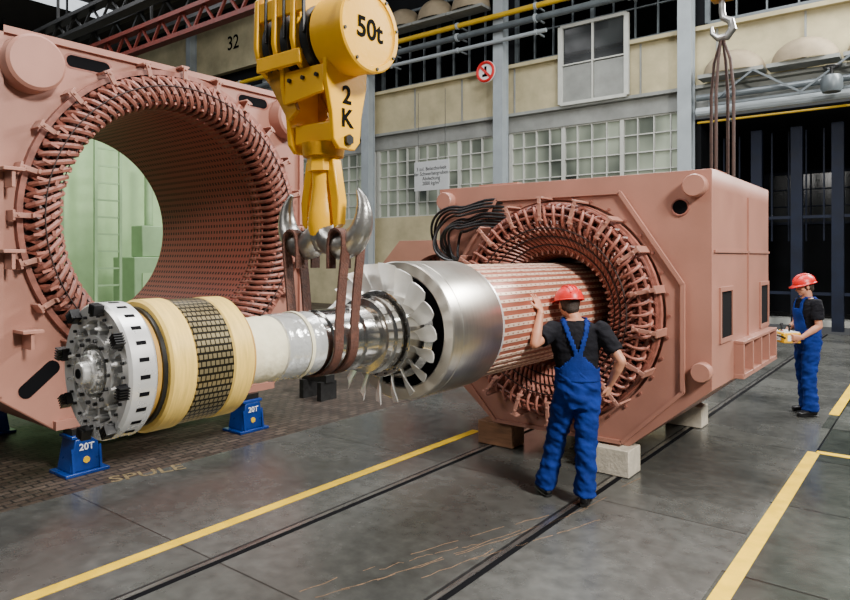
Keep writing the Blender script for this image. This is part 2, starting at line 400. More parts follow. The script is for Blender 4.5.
for k,x in enumerate((-22.9,-21.2,-19.6,-16.3,-14.75,-13.2)): shell(x,10.75,.74,.78,'%s rounded grey shell from the left high on the wall above the yellow pipe'%names[k],.7)
def pipe(z,y,r,m,x0,x1,label):
    q=empty('pipe',(x0,y,z)); tag(q,label,'pipe'); D=YW-.22-y
    MB().cyl((0,0,0),(x1-x0,0,0),r,n=12).build('pipe_run',m,q)
    o=MB().cyl((0,0,0),(.08,0,0),r*1.35,n=12).box((.04,D/2,0),(.05,D,.05)).build('bracket',COLG,q,(.8,0,0)); x=3.9
    while x<x1-x0: inst(o,loc=(x,0,0)); x+=3.1
    return q
pipe(10.15,19.2,.09,PIPEY,-36,-5.9,'yellow pipe running high along the back wall')
pipe(9.75,19.2,.11,PIPEG,-36,-5.9,'grey pipe directly below the yellow pipe on the back wall')
pipe(9.3,19.22,.07,COLG,-36,-10,'thin pale pipe lowest of the bundle above the cream wall band')
pipe(6.45,19.4,.09,PIPEG,-5.4,6,'upper grey pipe above the dark doorway')
pipe(6.05,19.4,.13,COLG,-5.4,6,'thick pale lower pipe directly above the dark doorway')
pipe(5.78,19.5,.03,PIPEY,-5.4,6,'thin dull yellow pipe lowest above the dark doorway')
q=empty('wall_bracing',(-5,19.15,6.2)); tag(q,'zigzag steel bracing in front of the pipes over the doorway','bracing')
o=MB().bar((0,0,0),(1.1,0,.75),.05,.05).bar((1.1,0,.75),(2.2,0,0),.05,.05).build('brace',PIPEG,q)
for k in range(1,5): inst(o,loc=(2.2*k,0,0))
MB().box((5.5,0,-.03),(11,.05,.06)).build('bottom_rail',PIPEG,q)
p=P(832,104,y=18.9); v=empty('valve',(p.x,18.84,6.22)); tag(v,'grey valve with handwheel on the pipes above the dark doorway','valve')
MB().lathe([(0,-.2),(.2,-.2),(.24,-.1),(.24,.1),(.2,.2),(0,.2)],20).build('valve_body',PIPEG,v,rot=(PI/2,0,0)); MB().cyl((0,0,.1),(0,0,.42),.04).build('spindle',STEELD,v)
MB().tube([(.17*math.cos(2*PI*k/16),.17*math.sin(2*PI*k/16),.42) for k in range(16)],.025,8,closed=True).box((0,0,.42),(.34,.03,.03)).build('handwheel',STEELD,v)
MB().cyl((0,0,0),(0,.28,0),.05,n=10).build('stub_pipe',PIPEG,v)
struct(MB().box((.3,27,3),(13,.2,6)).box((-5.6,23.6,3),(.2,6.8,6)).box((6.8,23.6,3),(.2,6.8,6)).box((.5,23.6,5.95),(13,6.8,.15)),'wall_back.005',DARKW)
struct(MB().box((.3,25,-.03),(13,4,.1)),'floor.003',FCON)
r=empty('door_1',(.5,20.8,0)); tag(r,kind='structure')
m=MB()
for px in (757,797,838): 
    q=P(px,300,y=20.8); m.box((q.x-.5,0,2.8),(.28,.2,5.6))
m.box((0,0,1.0),(12,.1,.08)).box((0,0,3.1),(12,.1,.08)).build('door_frame',DBLUE,r)
m=MB()
for k in range(26): m.box((-5.6+k*.43,.35,4.0),(.04,.05,3.1))
m.build('door_bars',DBLUE,r)
window('window_10',0.6,6.4,2.0,2.45,26.8,12,2,pane_mat('far_daylight_panes',(.5,.55,.6),(.9,.95,1),1.2),.05); window('window_11',-5,-1.5,3.2,5.0,26.8,5,3,PANED,.05,DBLUE)
p=P(812,325,z=0); struct(MB().box((p.x+1.5,p.y,.09),(7.5,.7,.18)),'trim_6',WFRM)
def lattice(name,x0,x1,y,z0,z1,m,label,step=1.4,w=.16):
    q=empty(name,((x0+x1)/2,y,z0)); tag(q,label,'girder'); L=x1-x0; H=z1-z0
    MB().box((0,0,0),(L,.35,w)).build('lower_chord',m,q); MB().box((0,0,H),(L,.35,w)).build('upper_chord',m,q)
    n=int(L/step); s=L/n
    o=MB().bar((0,0,0),(s/2,0,H),w*.6,w*.5).bar((s/2,0,H),(s,0,0),w*.6,w*.5).build('brace',m,q,(-L/2,0,0))
    for k in range(1,n): inst(o,loc=(-L/2+k*s,0,0))
    o=MB().box((0,0,(14.55-z1)/2),(.08,.08,14.55-z1)).build('hanger',STEELD,q,(-L/2+1,0,H))
    for k in range(1,5): inst(o,loc=(-L/2+1+(L-2)*k/4,0,H))
lattice('crane_girder',-40,-9,14,10.3,11.15,RUST,'rust red lattice girder under the roof at upper left')
lattice('crane_girder',-40,-4,16.5,12.4,13.6,STEELD,'dark lattice girder above the rust red girder',2.2,.22)
lattice('crane_girder',-40,-9,10.5,9.6,10.2,STEELD,'dark lower lattice girder at the upper left corner',1.2,.12)
p=P(486,72,y=19.3); s=empty('prohibition_sign',p); tag(s,'round red and white prohibition sign on the cream wall','sign')
sd=MB().cyl((0,-.03,0),(0,.0,0),.38,n=32).build('sign_disc',WHITE,s)
MB().cyl((0,0,0),(0,.5,0),.03,n=8).build('sign_bracket',COLG,s)
MB().box((0,-.037,.02),(.09,.01,.34)).box((-.03,-.037,-.12),(.2,.01,.09)).build('pictogram',TXT,sd)
MB().tube([(.32*math.cos(2*PI*k/32),-.045,.32*math.sin(2*PI*k/32)) for k in range(32)],.05,8,closed=True).bar((-.24,-.055,.24),(.24,-.055,-.24),.02,.085,(1,0,1)).build('red_ring',REDP,sd)
p=P(431.5,175.5,y=18.7); s=empty('load_sign',p); tag(s,'grey white load limit sign with black German text hanging before the windows','sign')
sb=MB().box((0,0,0),(1.52,.04,1.04)).build('sign_board',SIGNG,s)
text('3 zul. Belastbarkeit\nder Schwerlastgruben-\nAbdeckung\n2000 kg/m²',.182,TXT,sb,(0,-.025,-.01),(PI/2,0,0),ext=.001,off=.0,sx=.96)
o=MB().cyl((0,0,.5),(0,0,3),.012,n=6).build('hanger',STEELD,s,(-.6,0,0)); inst(o,loc=(.6,0,0))
# ---------------------------------------------------------------- stators
def cylp(r,a,y): return (r*math.cos(a),y,r*math.sin(a))
def smooth(path,k=3):
    out=[]; n=len(path)
    for i in range(n-1):
        p0=path[max(i-1,0)];p1=path[i];p2=path[i+1];p3=path[min(i+2,n-1)]
        for j in range(k):
            t=j/k; out.append(tuple(.5*((2*p1[d])+(-p0[d]+p2[d])*t+(2*p0[d]-5*p1[d]+4*p2[d]-p3[d])*t*t+(-p0[d]+3*p1[d]-3*p2[d]+p3[d])*t**3) for d in range(len(p1))))
    return out+[path[-1]]
def coil(path,ra,rb=None,n=6):
    path=smooth(path,2)
    return MB().tube([cylp(*q) for q in path],[(ra,rb or ra)]*len(path),n,side=(0,1,0) if rb else None)
def bolt(parent,loc,r,a,y0,y1,br,n,m,name='bolt',a0=0):
    o=MB().cyl((r,y0,0),(r,y1,0),br,n=6).build(name,m,parent,loc,(0,a0,0)); radial(o,n); return o
SR=empty('generator_stator',(-3.0,6.0,0)); tag(SR,'salmon painted stator housing on the rails receiving the rotor','stator')
cz=1.48; polyR=[(-1.45,.85),(-.73,.25),(.73,.25),(1.456,.85),(1.456,2.76),(-1.45,2.76)]
HS=MB().ringplate(polyR,cz,1.02,0,2.36).build('housing',PINK,SR,bevel=.012)
polyF=[(-1.25,.9),(-.68,.29),(.68,.29),(1.23,.82),(1.23,1.76),(.66,2.6),(-.66,2.6),(-1.25,1.76)]
FF=MB().ringplate(polyF,cz,1.08,-.05,0).build('front_flange',PINK,SR,bevel=.008)
m=MB()
for i in range(8):
    a=Vector(polyF[i]); b=Vector(polyF[(i+1)%8]); m.bar((a.x,-.06,a.y),(b.x,-.06,b.y),.035,.035,(0,1,0))
m.build('flange_rib',PINK,FF)
bolt(FF,(0,0,cz),1.115,0,-.065,-.045,.014,36,PINKD)
MB().lathe([(1.02,.36),(.5,.36),(.5,2.0),(1.02,2.0)],96).build('core',CORE2,SR,(0,0,cz))
MB().lathe([(1.06,-.10),(.99,-.10),(.99,-.05),(1.06,-.05),(1.06,-.10)],72).build('support_ring',PINKM,SR,(0,0,cz))
MB().lathe([(1.0,.0),(1.0,.34)],72).build('recess_shade_wall',COILD,SR,(0,0,cz))  # dark sleeve, shade of the recess put into its colour
MB().lathe([(.50,.30),(.545,.12),(.62,.06),(.78,-.0),(.90,-.02),(.95,.05),(.95,.30)],72).build('winding_gap_shade',COILD,SR,(0,0,cz))  # dark sheet painting the shade in the gaps between coils
for (r,y,rr) in ((.955,-.02,.022),(.925,-.255,.014),(.99,-.20,.018),(1.03,-.14,.020)):
    MB().tube([cylp(r,2*PI*k/64,y) for k in range(64)],rr,8,closed=True).build('phase_ring',COIL,SR,(0,0,cz))
c=coil([(.53,0,.35),(.54,0,.06),(.60,.03,-.06),(.70,.12,-.15),(.80,.21,-.22),(.86,.26,-.21),(.87,.28,-.10)],.019,.0145).build('winding_coil',PINKM,SR,(0,0,cz)); radial(c,90)
c=coil([(.565,0,.35),(.575,0,.10),(.63,-.03,.02),(.75,-.14,-.06),(.86,-.24,-.12),(.89,-.27,-.06)],.017,.017).build('inner_layer_coil',COIL,SR,(0,0,cz)); radial(c,60)
c=coil([(.80,0,-.20),(.87,.0,-.255),(.95,.01,-.26),(1.005,.035,-.225),(1.005,.06,-.18),(.95,.08,-.15),(.87,.09,-.12)],.012,.015).build('connection_loop',PINKM,SR,(0,0,cz)); radial(c,60)
c=coil([(.84,.03,-.15),(.90,.04,-.21),(.98,.03,-.20),(1.03,.0,-.15),(.99,-.03,-.11),(.88,-.04,-.09)],.013,.018).build('lead_loop',COIL,SR,(0,0,cz)); radial(c,60)
for r,y in ((.64,-.13),(.72,-.195),(.80,-.25)):
    MB().tube([cylp(r,2*PI*k/72,y) for k in range(72)],.007,6,closed=True).build('binding_ring',COILD,SR,(0,0,cz))
c=MB().box((.575,-.045,0),(.04,.045,.020)).build('spacer_block',PINK,SR,(0,0,cz)); radial(c,56)
c=MB().box((.765,-.23,0),(.020,.018,.018)).build('tie_knot',PINK,SR,(0,0,cz)); radial(c,56)
c=MB().box((.985,-.295,0),(.22,.014,.036)).box((1.09,-.165,0),(.018,.27,.07)).box((.875,-.275,0),(.016,.05,.05)).cyl((1.04,-.312,0),(1.04,-.29,0),.012,n=6).cyl((.92,-.312,0),(.92,-.29,0),.012,n=6).build('clamp_bracket',PINK,SR,(0,0,cz),bevel=.003); c.rotation_euler=(0,.13,0); radial(c,18)
for x,z,r in ((1.33,2.617,.10),(-1.33,2.617,.10),(1.385,1.01,.085),(-1.385,1.01,.085)):
    MB().lathe([(0,-.10),(r*.9,-.10),(r,-.085),(r,0)],28).build('trunnion',PINK,SR,(x,0,z))
lr=MB().lathe([(0,-.004),(.062,-.004),(.068,-.012),(.078,-.012),(.082,0)],24).build('lifting_hole_rim',PINKD,SR,(1.19,0,2.44)); MB().cyl((0,-.008,0),(0,-.002,0),.062).build('lifting_hole_shade',DARK,lr)  # solid dark disc paints the shade inside the hole
for y0,y1 in ((.27,.66),(1.92,2.29)):
    m=MB(); q=m.box((1.462,y0-.02,1.48),(.02,.04,.50)).box((1.462,y1+.02,1.48),(.02,.04,.50)).box((1.462,(y0+y1)/2,1.71),(.02,y1-y0,.04)).box((1.462,(y0+y1)/2,1.25),(.02,y1-y0,.04)).build('opening_frame',PINK,SR)
    MB().box((1.458,(y0+y1)/2,1.48),(.006,y1-y0,.42)).build('side_opening_shade',DARK,q)  # dark panel on the closed side, painting the opening's shade
MB().box((1.462,1.2,2.05),(.02,2.3,.022)).box((1.462,1.32,1.9),(.02,.022,1.4)).build('side_seam',PINK,SR)
ft=MB().box((1.50,1.56,.87),(.09,1.6,.045)).box((1.50,1.56,1.19),(.09,1.6,.03))
for k in range(5): ft.box((1.50,.78+k*.39,1.03),(.09,.035,.32))
ft=ft.build('mounting_foot',PINK,SR,bevel=.004)
o=MB().box((1.460,.975,1.03),(.008,.22,.20)).build('foot_opening_shade',COILD,ft)  # dark panel between the ribs, shade of an opening as colour
for k in range(1,4): inst(o,loc=(0,k*.39,0))
MB().box((-1.50,1.56,.87),(.09,1.6,.045)).build('mounting_foot',PINK,SR)
MB().box((1.35,.5,2.77),(.12,.4,.04)).build('top_cover',PINK,SR); MB().box((-.9,.6,2.79),(.5,.5,.06)).build('top_cover',PINK,SR)
for k in range(9):
    cx=-1.14+.012*k; cyy=-.08-.035*(k%4); c2=2.25-.016*k; rx=.37-.030*k; rz=.30-.018*k; pts=[(-.62+.02*k,-.04,2.60-.04*k),(-.80,-.07-.02*(k%3),2.60-.035*k)]
    for i in range(11):
        a=PI*.42+PI*1.2*i/10; pts.append((cx+rx*math.cos(a),cyy-.05*math.sin(i*.7+k),c2+rz*math.sin(a)))
    MB().tube(smooth(pts,3),.015,8).build('cable',BLACK,SR)
def block(loc,d,m,label,rz=0):
    o=MB().box((0,0,d[2]/2),d).build('support_block',m,None,loc,(0,0,rz),bevel=.008); tag(o,label,'block','blocks under the right stator'); return o
block((-2.42,5.98,0.004),(.42,.30,.245),STONE,'pale squared block under the front right corner, beside the nearer worker')
block((-3.72,6.12,0.004),(.42,.26,.245),WOOD,'brown timber block under the front left of the right stator')
block((-2.40,8.2,0.004),(.42,.28,.245),STONE,'pale block under the rear right corner of the right stator')
block((-3.62,8.2,0.004),(.42,.28,.245),WOOD,'timber block under the rear left of the right stator')
# left stator
SL=empty('generator_stator',(-6.4,3.95,0),PI/2); tag(SL,'huge salmon stator frame with open round bore at left on blue stands','stator')
cz=2.36; polyL=[(-1.75,.80),(-1.25,.42),(1.25,.42),(1.75,.80),(1.75,4.0),(-1.75,4.0)]
FB=MB().ringplate(polyL,cz,1.36,0,2.5).build('frame_body',PINK,SL,bevel=.012)
MB().lathe([(1.37,.10),(1.20,.10),(1.19,2.3),(1.37,2.3)],144).build('core',CORE,SL,(0,0,cz))
MB().lathe([(1.22,.12),(1.25,.04),(1.35,-.03),(1.53,-.02),(1.55,.0)],96).build('winding_gap_shade',COILD,SL,(0,0,cz))  # dark surface added behind the coils as painted gap shade
c=coil([(1.205,0,.25),(1.21,0,.0),(1.23,.012,-.10),(1.29,.045,-.16),(1.38,.09,-.185),(1.46,.12,-.16),(1.50,.135,-.08),(1.49,.14,.0)],.020,.026).build('winding_coil',PINKD,SL,(0,0,cz)); radial(c,98)
c=coil([(1.24,.03,.25),(1.24,.03,.03),(1.28,.01,-.04),(1.37,-.03,-.09),(1.47,-.08,-.10),(1.525,-.10,-.02)],.021,.030).build('inner_layer_coil',COIL,SL,(0,0,cz)); radial(c,84)
c=MB().box((1.235,-.125,0),(.022,.04,.020)).build('spacer_block',PINKM,SL,(0,0,cz)); radial(c,72)
c=MB().box((1.335,-.20,0),(.030,.014,.045)).build('tie_knot',PINKM,SL,(0,0,cz)); radial(c,56)
c=MB().box((1.46,-.185,0),(.08,.016,.024)).build('tie_plate',PINKM,SL,(0,0,cz)); radial(c,56)
MB().lathe([(1.53,-.07),(1.58,-.07),(1.58,0)],96).build('support_ring',PINKD,SL,(0,0,cz))
for r,y in ((1.265,-.15),(1.40,-.205)): MB().tube([cylp(r,2*PI*k/80,y) for k in range(80)],.006,8,closed=True).build('binding_ring',COILD,SL,(0,0,cz))
c=MB().box((1.56,-.15,0),(.16,.02,.045)).box((1.63,-.08,0),(.022,.15,.09)).box((1.49,-.17,0),(.02,.06,.04)).cyl((1.60,-.175,0),(1.60,-.15,0),.013,n=6).build('clamp_bracket',PINK,SL,(0,0,cz),bevel=.003); radial(c,24)
for x,z in ((-1.46,3.70),(1.46,3.70)):
    MB().lathe([(0,-.20),(.22,-.20),(.245,-.175),(.25,0)],36).build('trunnion',PINK,SL,(x,0,z))
for x,w in ((-.93,.30),(.98,.30)):
    pl=[(w/2-.0+.055*math.cos(a),.055*math.sin(a)) for a in [-PI/2+PI*i/8 for i in range(9)]]+[(-w/2+.055*math.cos(a),.055*math.sin(a)) for a in [PI/2+PI*i/8 for i in range(9)]]
    r1=MB().prism([(a*1.12,b*1.3) for a,b in pl],lambda a,b,t:Vector((a,t,b)),-.003,.0).build('slot_rim',PINKD,SL,(x,0,3.83))
    MB().prism(pl,lambda a,b,t:Vector((a,t,b)),-.006,.0).build('oblong_slot_shade',DARK,r1)  # raised dark shape painted as the shade of a slot
    MB().prism([(a*1.0,b*1.2) for a,b in pl],lambda a,b,t:Vector((a,t,b)),-.006,.0).build('oblong_slot_shade',DARK,SL,(x*1.47,0,.90),(0,-.7 if x<0 else .7,0))  # same raised dark shape, slot shade as colour
MB().box((0,-.02,3.97),(3.5,.04,.06)).box((1.70,-.02,2.4),(.06,.04,3.2)).box((-1.70,-.02,2.4),(.06,.04,3.2)).box((0,-.03,.46),(2.5,.06,.08)).build('edge_strip',PINK,FB)
m=MB().box((0,-.11,0),(.17,.22,.03)).box((0,-.10,-.08),(.03,.20,.15)).build('step_bracket',PINK,SL,(1.65,0,2.0),bevel=.003); inst(m,loc=(-1.65,0,2.05)); inst(m,loc=(-1.65,0,2.75)); inst(m,loc=(-1.50,0,1.35))
SB=empty('generator_stator',(-7.0,9.4,0)); tag(SB,'low salmon stator frame standing behind the rotor and slings','stator')
polyB=[(-1.3,.3),(1.3,.3),(1.3,1.9),(.9,2.3),(-.9,2.3),(-1.3,1.9)]
MB().ringplate(polyB,1.3,.75,0,1.6).build('frame_body',PINK,SB,bevel=.01); MB().lathe([(.76,.2),(.62,.2),(.62,1.5)],48).build('core',CORE2,SB,(0,0,1.3))
o=MB().box((0,.8,.15),(.3,1.5,.3)).build('skid',STEELD,SB,(-.8,0,0)); inst(o,loc=(.8,0,0))
for k,(px,py) in enumerate(((318,398),(425,388))):
    p=P(px,py,z=0); t=empty('trestle',(p.x,p.y,0)); tag(t,['low black steel trestle on the paving below the slings','low black steel trestle on the paving below the fan'][k],'trestle')
    MB().box((0,0,.30),(.5,.16,.10)).build('beam',STEELD,t); o=MB().box((0,0,.13),(.08,.3,.26)).build('leg',STEELD,t,(-.18,0,0)); inst(o,loc=(.18,0,0))
o=MB()
pts=[(y,.06*math.sin(y*9)) for y in [1.0+i*.08 for i in range(110)]]
b=o.add([( -13.2+q,y,0.0) for y,q in pts]+[(-13.2+q,y,5.2) for y,q in pts]); n=len(pts)
for i in range(n-1): o.face([b+i,b+i+1,b+n+i+1,b+n+i])
o=o.build('welding_curtain',GREEN); tag(o,'pale green curtain glowing behind the open bore of the left stator','curtain')
p=P(108,300,x=-11.6); l=empty('ladder',(p.x,p.y,0)); tag(l,'green steel ladder seen through the bore of the left stator','ladder')
o=MB().box((0,-.22,2.2),(.05,.05,4.4)).build('side_rail',GREENP,l); inst(o,loc=(0,.44,0))
o=MB().box((0,0,.3),(.03,.44,.03)).build('rung',GREENP,l)
for k in range(1,14): inst(o,loc=(0,0,k*.3))
p=P(146,250,x=-12.2); l=empty('machine_cabinet',(p.x,p.y,0)); tag(l,'pale green machine cabinet seen through the bore right of the ladder','machine')
MB().box((0,0,1.0),(.8,.9,2.0)).build('cabinet_body',GREENP,l,bevel=.02); MB().box((.1,0,2.3),(.4,.5,.6)).cyl((.1,0,2.6),(.1,0,4.0),.08).build('cabinet_head',GREENP,l,bevel=.02)
MB().box((.41,0,1.1),(.02,.6,1.2)).build('cabinet_door',GREEN,l)
l=empty('scaffold',(-12.0,4.6,0)); tag(l,'green scaffold frame behind the bore left of the ladder','scaffold')
o=MB().box((0,0,2.3),(.06,.06,4.6)).build('upright',GREENP,l,(0,-.6,0)); inst(o,loc=(0,.6,0))
o=MB().box((0,0,.9),(.05,1.2,.05)).build('crossbar',GREENP,l)
for k in range(1,4): inst(o,loc=(0,0,k*.95))
# ---------------------------------------------------------------- jack stands
def jack():
    r=empty('jack_stand',(0,0,0))
    MB().box((0,0,.015),(.34,.40,.03)).build('base_plate',BLUE,r,bevel=.005)
    b=MB().prism([(-.15,.03),(.15,.03),(.10,.33),(-.10,.33)],lambda a,b,t:Vector((t,a,b)),-.13,.13).build('stand_body',BLUE,r,bevel=.01)
    MB().box((0,0,.345),(.26,.26,.03)).build('top_plate',BLUE,r,bevel=.005)
    MB().box((0,0,.39),(.18,.22,.06)).build('pad',STEELD,r)
    for s in(-1,1): MB().prism([(0,0),(.06,0),(0,.22)],lambda a,b,t,s=s:Vector((.13+a*.5,t+s*.125,.03+b)),-.01,.01).build('gusset',BLUE,r)
    text('20T',.085,TXTW,b,(.136,0,.25),(PI/2,0,PI/2))
    MB().cyl((.13,0,.13),(.137,0,.13),.03,n=16).build('round_sticker',PAINTY,b)
    return r
J=jack(); J.location=(-6.36,2.92,0); J['category']='jack stand'; J['group']='blue jack stands'; J['label']='blue steel jack stand at the lower left, nearest the silver end disc'
copy_tree(J,(-6.36,4.80,0),0,'blue steel jack stand under the left stator, behind the yellow banding')
for yy,lb in ((2.92,'blue jack stand in shadow at the rear left under the big stator'),(4.8,'blue jack stand in shadow at the rear right under the big stator')): copy_tree(J,(-8.5,yy,0),PI,lb)
# ---------------------------------------------------------------- rotor
RT=empty('generator_rotor',(-3.03,3.9,.98)); tag(RT,'long steel turbine rotor with fan and copper body hanging in slings','rotor')
RO=(0,-3.9,.50)
def rp(mb,name,m,par=None,**k): return mb.build(name,m,par or RT,(0,0,0) if par else RO,**k)
HB_=rp(MB().lathe([(0,1.385),(.045,1.385),(.05,1.39),(.05,1.42),(.075,1.42),(.08,1.425),(.08,1.45),(.10,1.45),(.10,1.52),(.0,1.52)],40),'coupling_hub',STEELB)
rp(MB().lathe([(0,1.38),(.022,1.38),(.022,1.384)],20),'centre_bore_shade',DARK,HB_)  # dark cap painting the shade inside the bore
s0=rp(MB().box((.088,1.445,0),(.02,.03,.014)),'hub_tooth',STEELB,HB_); radial(s0,18)
ER=rp(MB().lathe([(.235,1.465),(.30,1.457),(.313,1.47),(.313,1.575),(.30,1.59),(.235,1.59),(.235,1.465)],72),'slotted_end_ring',STEELB)
s0=rp(MB().box((.312,1.525,0),(.006,.045,.018)),'rim_slot_shade',DARK,ER); radial(s0,26)  # dark boxes on the rim paint the shade of slots
s0=rp(MB().cyl((.255,1.450,0),(.255,1.466,0),.007,n=8),'face_bolt',STEELD,ER); radial(s0,26)
IR=rp(MB().lathe([(.125,1.45),(.165,1.45),(.165,1.51),(.125,1.51)],48),'inner_ring',STEELB)
s0=rp(MB().cyl((.145,1.435,0),(.145,1.455,0),.009,n=6),'hub_bolt',STEELD,IR); radial(s0,14)
rp(MB().lathe([(.09,1.57),(.24,1.57)],48),'web_disc',STEELD)
s0=rp(MB().box((.200,1.50,0),(.085,.05,.020)),'spoke',STEELB); radial(s0,12)
for k in range(8):
    q=tag(rp(MB().box((.292,1.436,-.024),(.046,.045,.005)).box((.292,1.436,-.012),(.046,.045,.005)).box((.292,1.436,0),(.046,.045,.005)).box((.292,1.436,.012),(.046,.045,.005)).box((.292,1.436,.024),(.046,.045,.005)).box((.272,1.446,0),(.010,.030,.06)),'brush_comb',BLACK)) if k==0 else inst(q,rot=(0,.2+k*PI/4,0))
    if k==0: q.rotation_euler=(0,.2,0)
s0=rp(MB().cyl((.205,1.445,0),(.205,1.50,0),.011,n=10).cyl((.205,1.430,0),(.205,1.445,0),.006,n=6),'terminal_stud',STEELB); s0.rotation_euler=(0,.26,0); radial(s0,12)
rp(MB().lathe([(.10,1.61),(.27,1.61),(.27,1.63),(.10,1.63)],48),'backing_disc',OCHRE)
rp(MB().lathe([(.10,1.58),(.16,1.58),(.16,1.63),(.285,1.63),(.285,1.66)],48),'inner_drum',STEELD)
def band(y0,y1,r,nm,m): return rp(MB().lathe([(.16,y0),(r-.012,y0),(r,y0+.012),(r,y1-.012),(r-.012,y1),(.16,y1)],72),nm,m)
band(1.65,1.785,.318,'insulating_band',CREAMB); band(1.985,2.115,.312,'insulating_band',CREAMB)
rp(MB().lathe([(.30,1.785),(.309,1.79),(.309,1.985),(.30,1.985)],116),'commutator',COMM)
rp(MB().lathe([(.17,2.115),(.29,2.115),(.27,2.15),(.17,2.15)],48),'end_ring',OCHRE)
SH=rp(MB().lathe([(.0,1.5),(.17,1.5),(.17,2.5),(.182,2.52),(.182,2.78),(.196,2.79),(.196,3.04),(.212,3.05),(.212,3.14),(.205,3.15),(.205,3.20),(.245,3.21),(.245,3.27),(.262,3.28),(.262,3.34),(.22,3.35),(.22,6.4)],96),'shaft',STEEL)
rp(MB().lathe([(.17,2.145)]+[(.185+.004*math.sin(i*1.9),2.155+i*.0275) for i in range(11)]+[(.17,2.45)],48),'cloth_wrap',CLOTH)
rp(MB().lathe([(.18,2.435)]+[(.192+.0018*math.sin(i*2.4),2.44+i*.024) for i in range(13)]+[(.18,2.74)],48),'plastic_wrap',PLAST)
rp(MB().lathe([(.197,2.60),(.200,2.60),(.200,2.625),(.197,2.625)],48),'tape_strip',CLOTH)
FH=rp(MB().lathe([(.22,3.36),(.29,3.36),(.295,3.365),(.295,3.52),(.33,3.57),(.20,3.60)],96),'fan_hub',STEEL)
s0=rp(MB().cyl((.275,3.35,0),(.275,3.365,0),.007,n=6),'fan_bolt',STEELD,FH); radial(s0,20)
bl=MB(); nb=10; rows=[]
for i in range(nb+1):
    t=i/nb; r=.285+t*(.475-.285); tw=math.radians(50-16*t); w=.052+.022*t-(.014*max(0,t-.8)/.2); sw=.04*t*t
    ring=[]
    for s,th in ((-1,0),(-.5,.005),(0,.007),(.5,.005),(1,0),(.5,-.003),(0,-.003),(-.5,-.003)):
        u=s*w; cam=.014*(1-s*s)+th
        ring.append((r, 3.43-u*math.sin(tw)+cam*math.cos(tw)-.05*t, u*math.cos(tw)+cam*math.sin(tw)+sw))
    rows.append(bl.add(ring))
for i in range(nb):
    for k in range(8): bl.face([rows[i]+k,rows[i]+(k+1)%8,rows[i+1]+(k+1)%8,rows[i+1]+k])
bl.face([rows[0]+k for k in range(8)]); bl.face([rows[-1]+k for k in range(8)])
s0=rp(bl,'fan_blade',FANM); radial(s0,19)
rp(MB().lathe([(.22,3.68),(.40,3.68),(.40,3.595),(.41,3.585),(.482,3.585),(.49,3.593),(.49,3.69),(.487,3.693),(.487,3.70),(.49,3.703),(.49,4.205),(.484,4.22),(.455,4.22)],128),'retaining_ring',STEELR)
rp(MB().lathe([(.22,3.67),(.398,3.67),(.398,3.62)],96),'ring_inner_disc',DARK)
rp(MB().lathe([(.455,4.215),(.455,6.9),(.2,6.9)],126),'rotor_body',ROTB)
wb=MB(); b0=wb.add([(.453,4.22,-.0145),(.460,4.22,-.012),(.460,4.22,.012),(.453,4.22,.0145),(.453,6.88,-.0145),(.460,6.88,-.012),(.460,6.88,.012),(.453,6.88,.0145)])
for f,u in (((0,1,5,4),None),((1,2,6,5),[(0,0),(1,0),(1,2.66),(0,2.66)]),((2,3,7,6),None),((0,3,2,1),None),((4,5,6,7),None)): wb.face([b0+i for i in f],u)
s0=rp(wb,'slot_wedge',WEDGE); radial(s0,46)
rp(MB().lathe([(.458,4.22),(.467,4.22),(.467,4.27),(.458,4.27)],96),'body_edge_ring',STEELB)
# ---------------------------------------------------------------- hook block
HX,HY=-3.03,2.87
HB=empty('crane_hook_block',(HX,HY,2.03)); tag(HB,'large yellow 50t crane hook block with double steel hook','crane hook')
def hp(mb,name,m,par=None,**k): return mb.build(name,m,par or HB,(0,0,0) if par else (0,0,-2.03),**k)
ZD=3.33
def xl(prof,n=48,z=None):
    m=MB(); m.lathe(prof,n); m.v=[Vector((q.y,-q.x,q.z+(ZD if z is None else z))) for q in m.v]; return m
ED=hp(xl([(0,.12),(.225,.12),(.238,.135),(.238,.35),(.25,.355),(.25,.395),(.24,.405),(.212,.405),(.207,.395),(0,.395)]),'end_drum',YEL)
for k in range(8):
    a=2*PI*k/8+.2; hp(MB().cyl((.395,.227*math.cos(a),ZD+.227*math.sin(a)),(.415,.227*math.cos(a),ZD+.227*math.sin(a)),.010,n=6),'bolt',STEELD,ED)
text('50t',.168,TXT,ED,(.397,-.005,ZD-.005),(PI/2,0,PI/2),off=.02)
hp(xl([(0,-.48),(.08,-.48),(.10,-.46),(.10,-.42),(.165,-.42),(.175,-.40),(.175,.12)]),'sheave_axle_housing',YELD)
for k,x in enumerate((-.37,-.20,-.03)):
    m=MB().prism([(-.235,ZD-.02),(-.20,ZD-.15),(-.10,ZD-.225),(.10,ZD-.225),(.20,ZD-.15),(.235,ZD-.02),(.225,ZD+.28),(.12,ZD+.38),(-.12,ZD+.38),(-.225,ZD+.28)],lambda a,b,t:Vector((t,a,b)),x-.018,x+.018)
    g=hp(m,'sheave_guard',YEL,bevel=.006)
    hp(xl([(0,x-.045),(.07,x-.045),(.08,x-.035),(.08,x+.035),(.07,x+.045),(0,x+.045)],24),'bearing_cap',YELD,g)
for k,x in enumerate((-.285,-.115,.06)): hp(xl([(.15,x-.035),(.222,x-.035),(.205,x),(.222,x+.035),(.15,x+.035)]),'sheave',STEELD)
hp(MB().box((-.17,-.20,ZD+.20),(.44,.03,.12)),'tie_plate',YEL,bevel=.006); hp(MB().box((-.17,-.21,ZD-.13),(.40,.03,.09)),'tie_plate',YEL,bevel=.006)
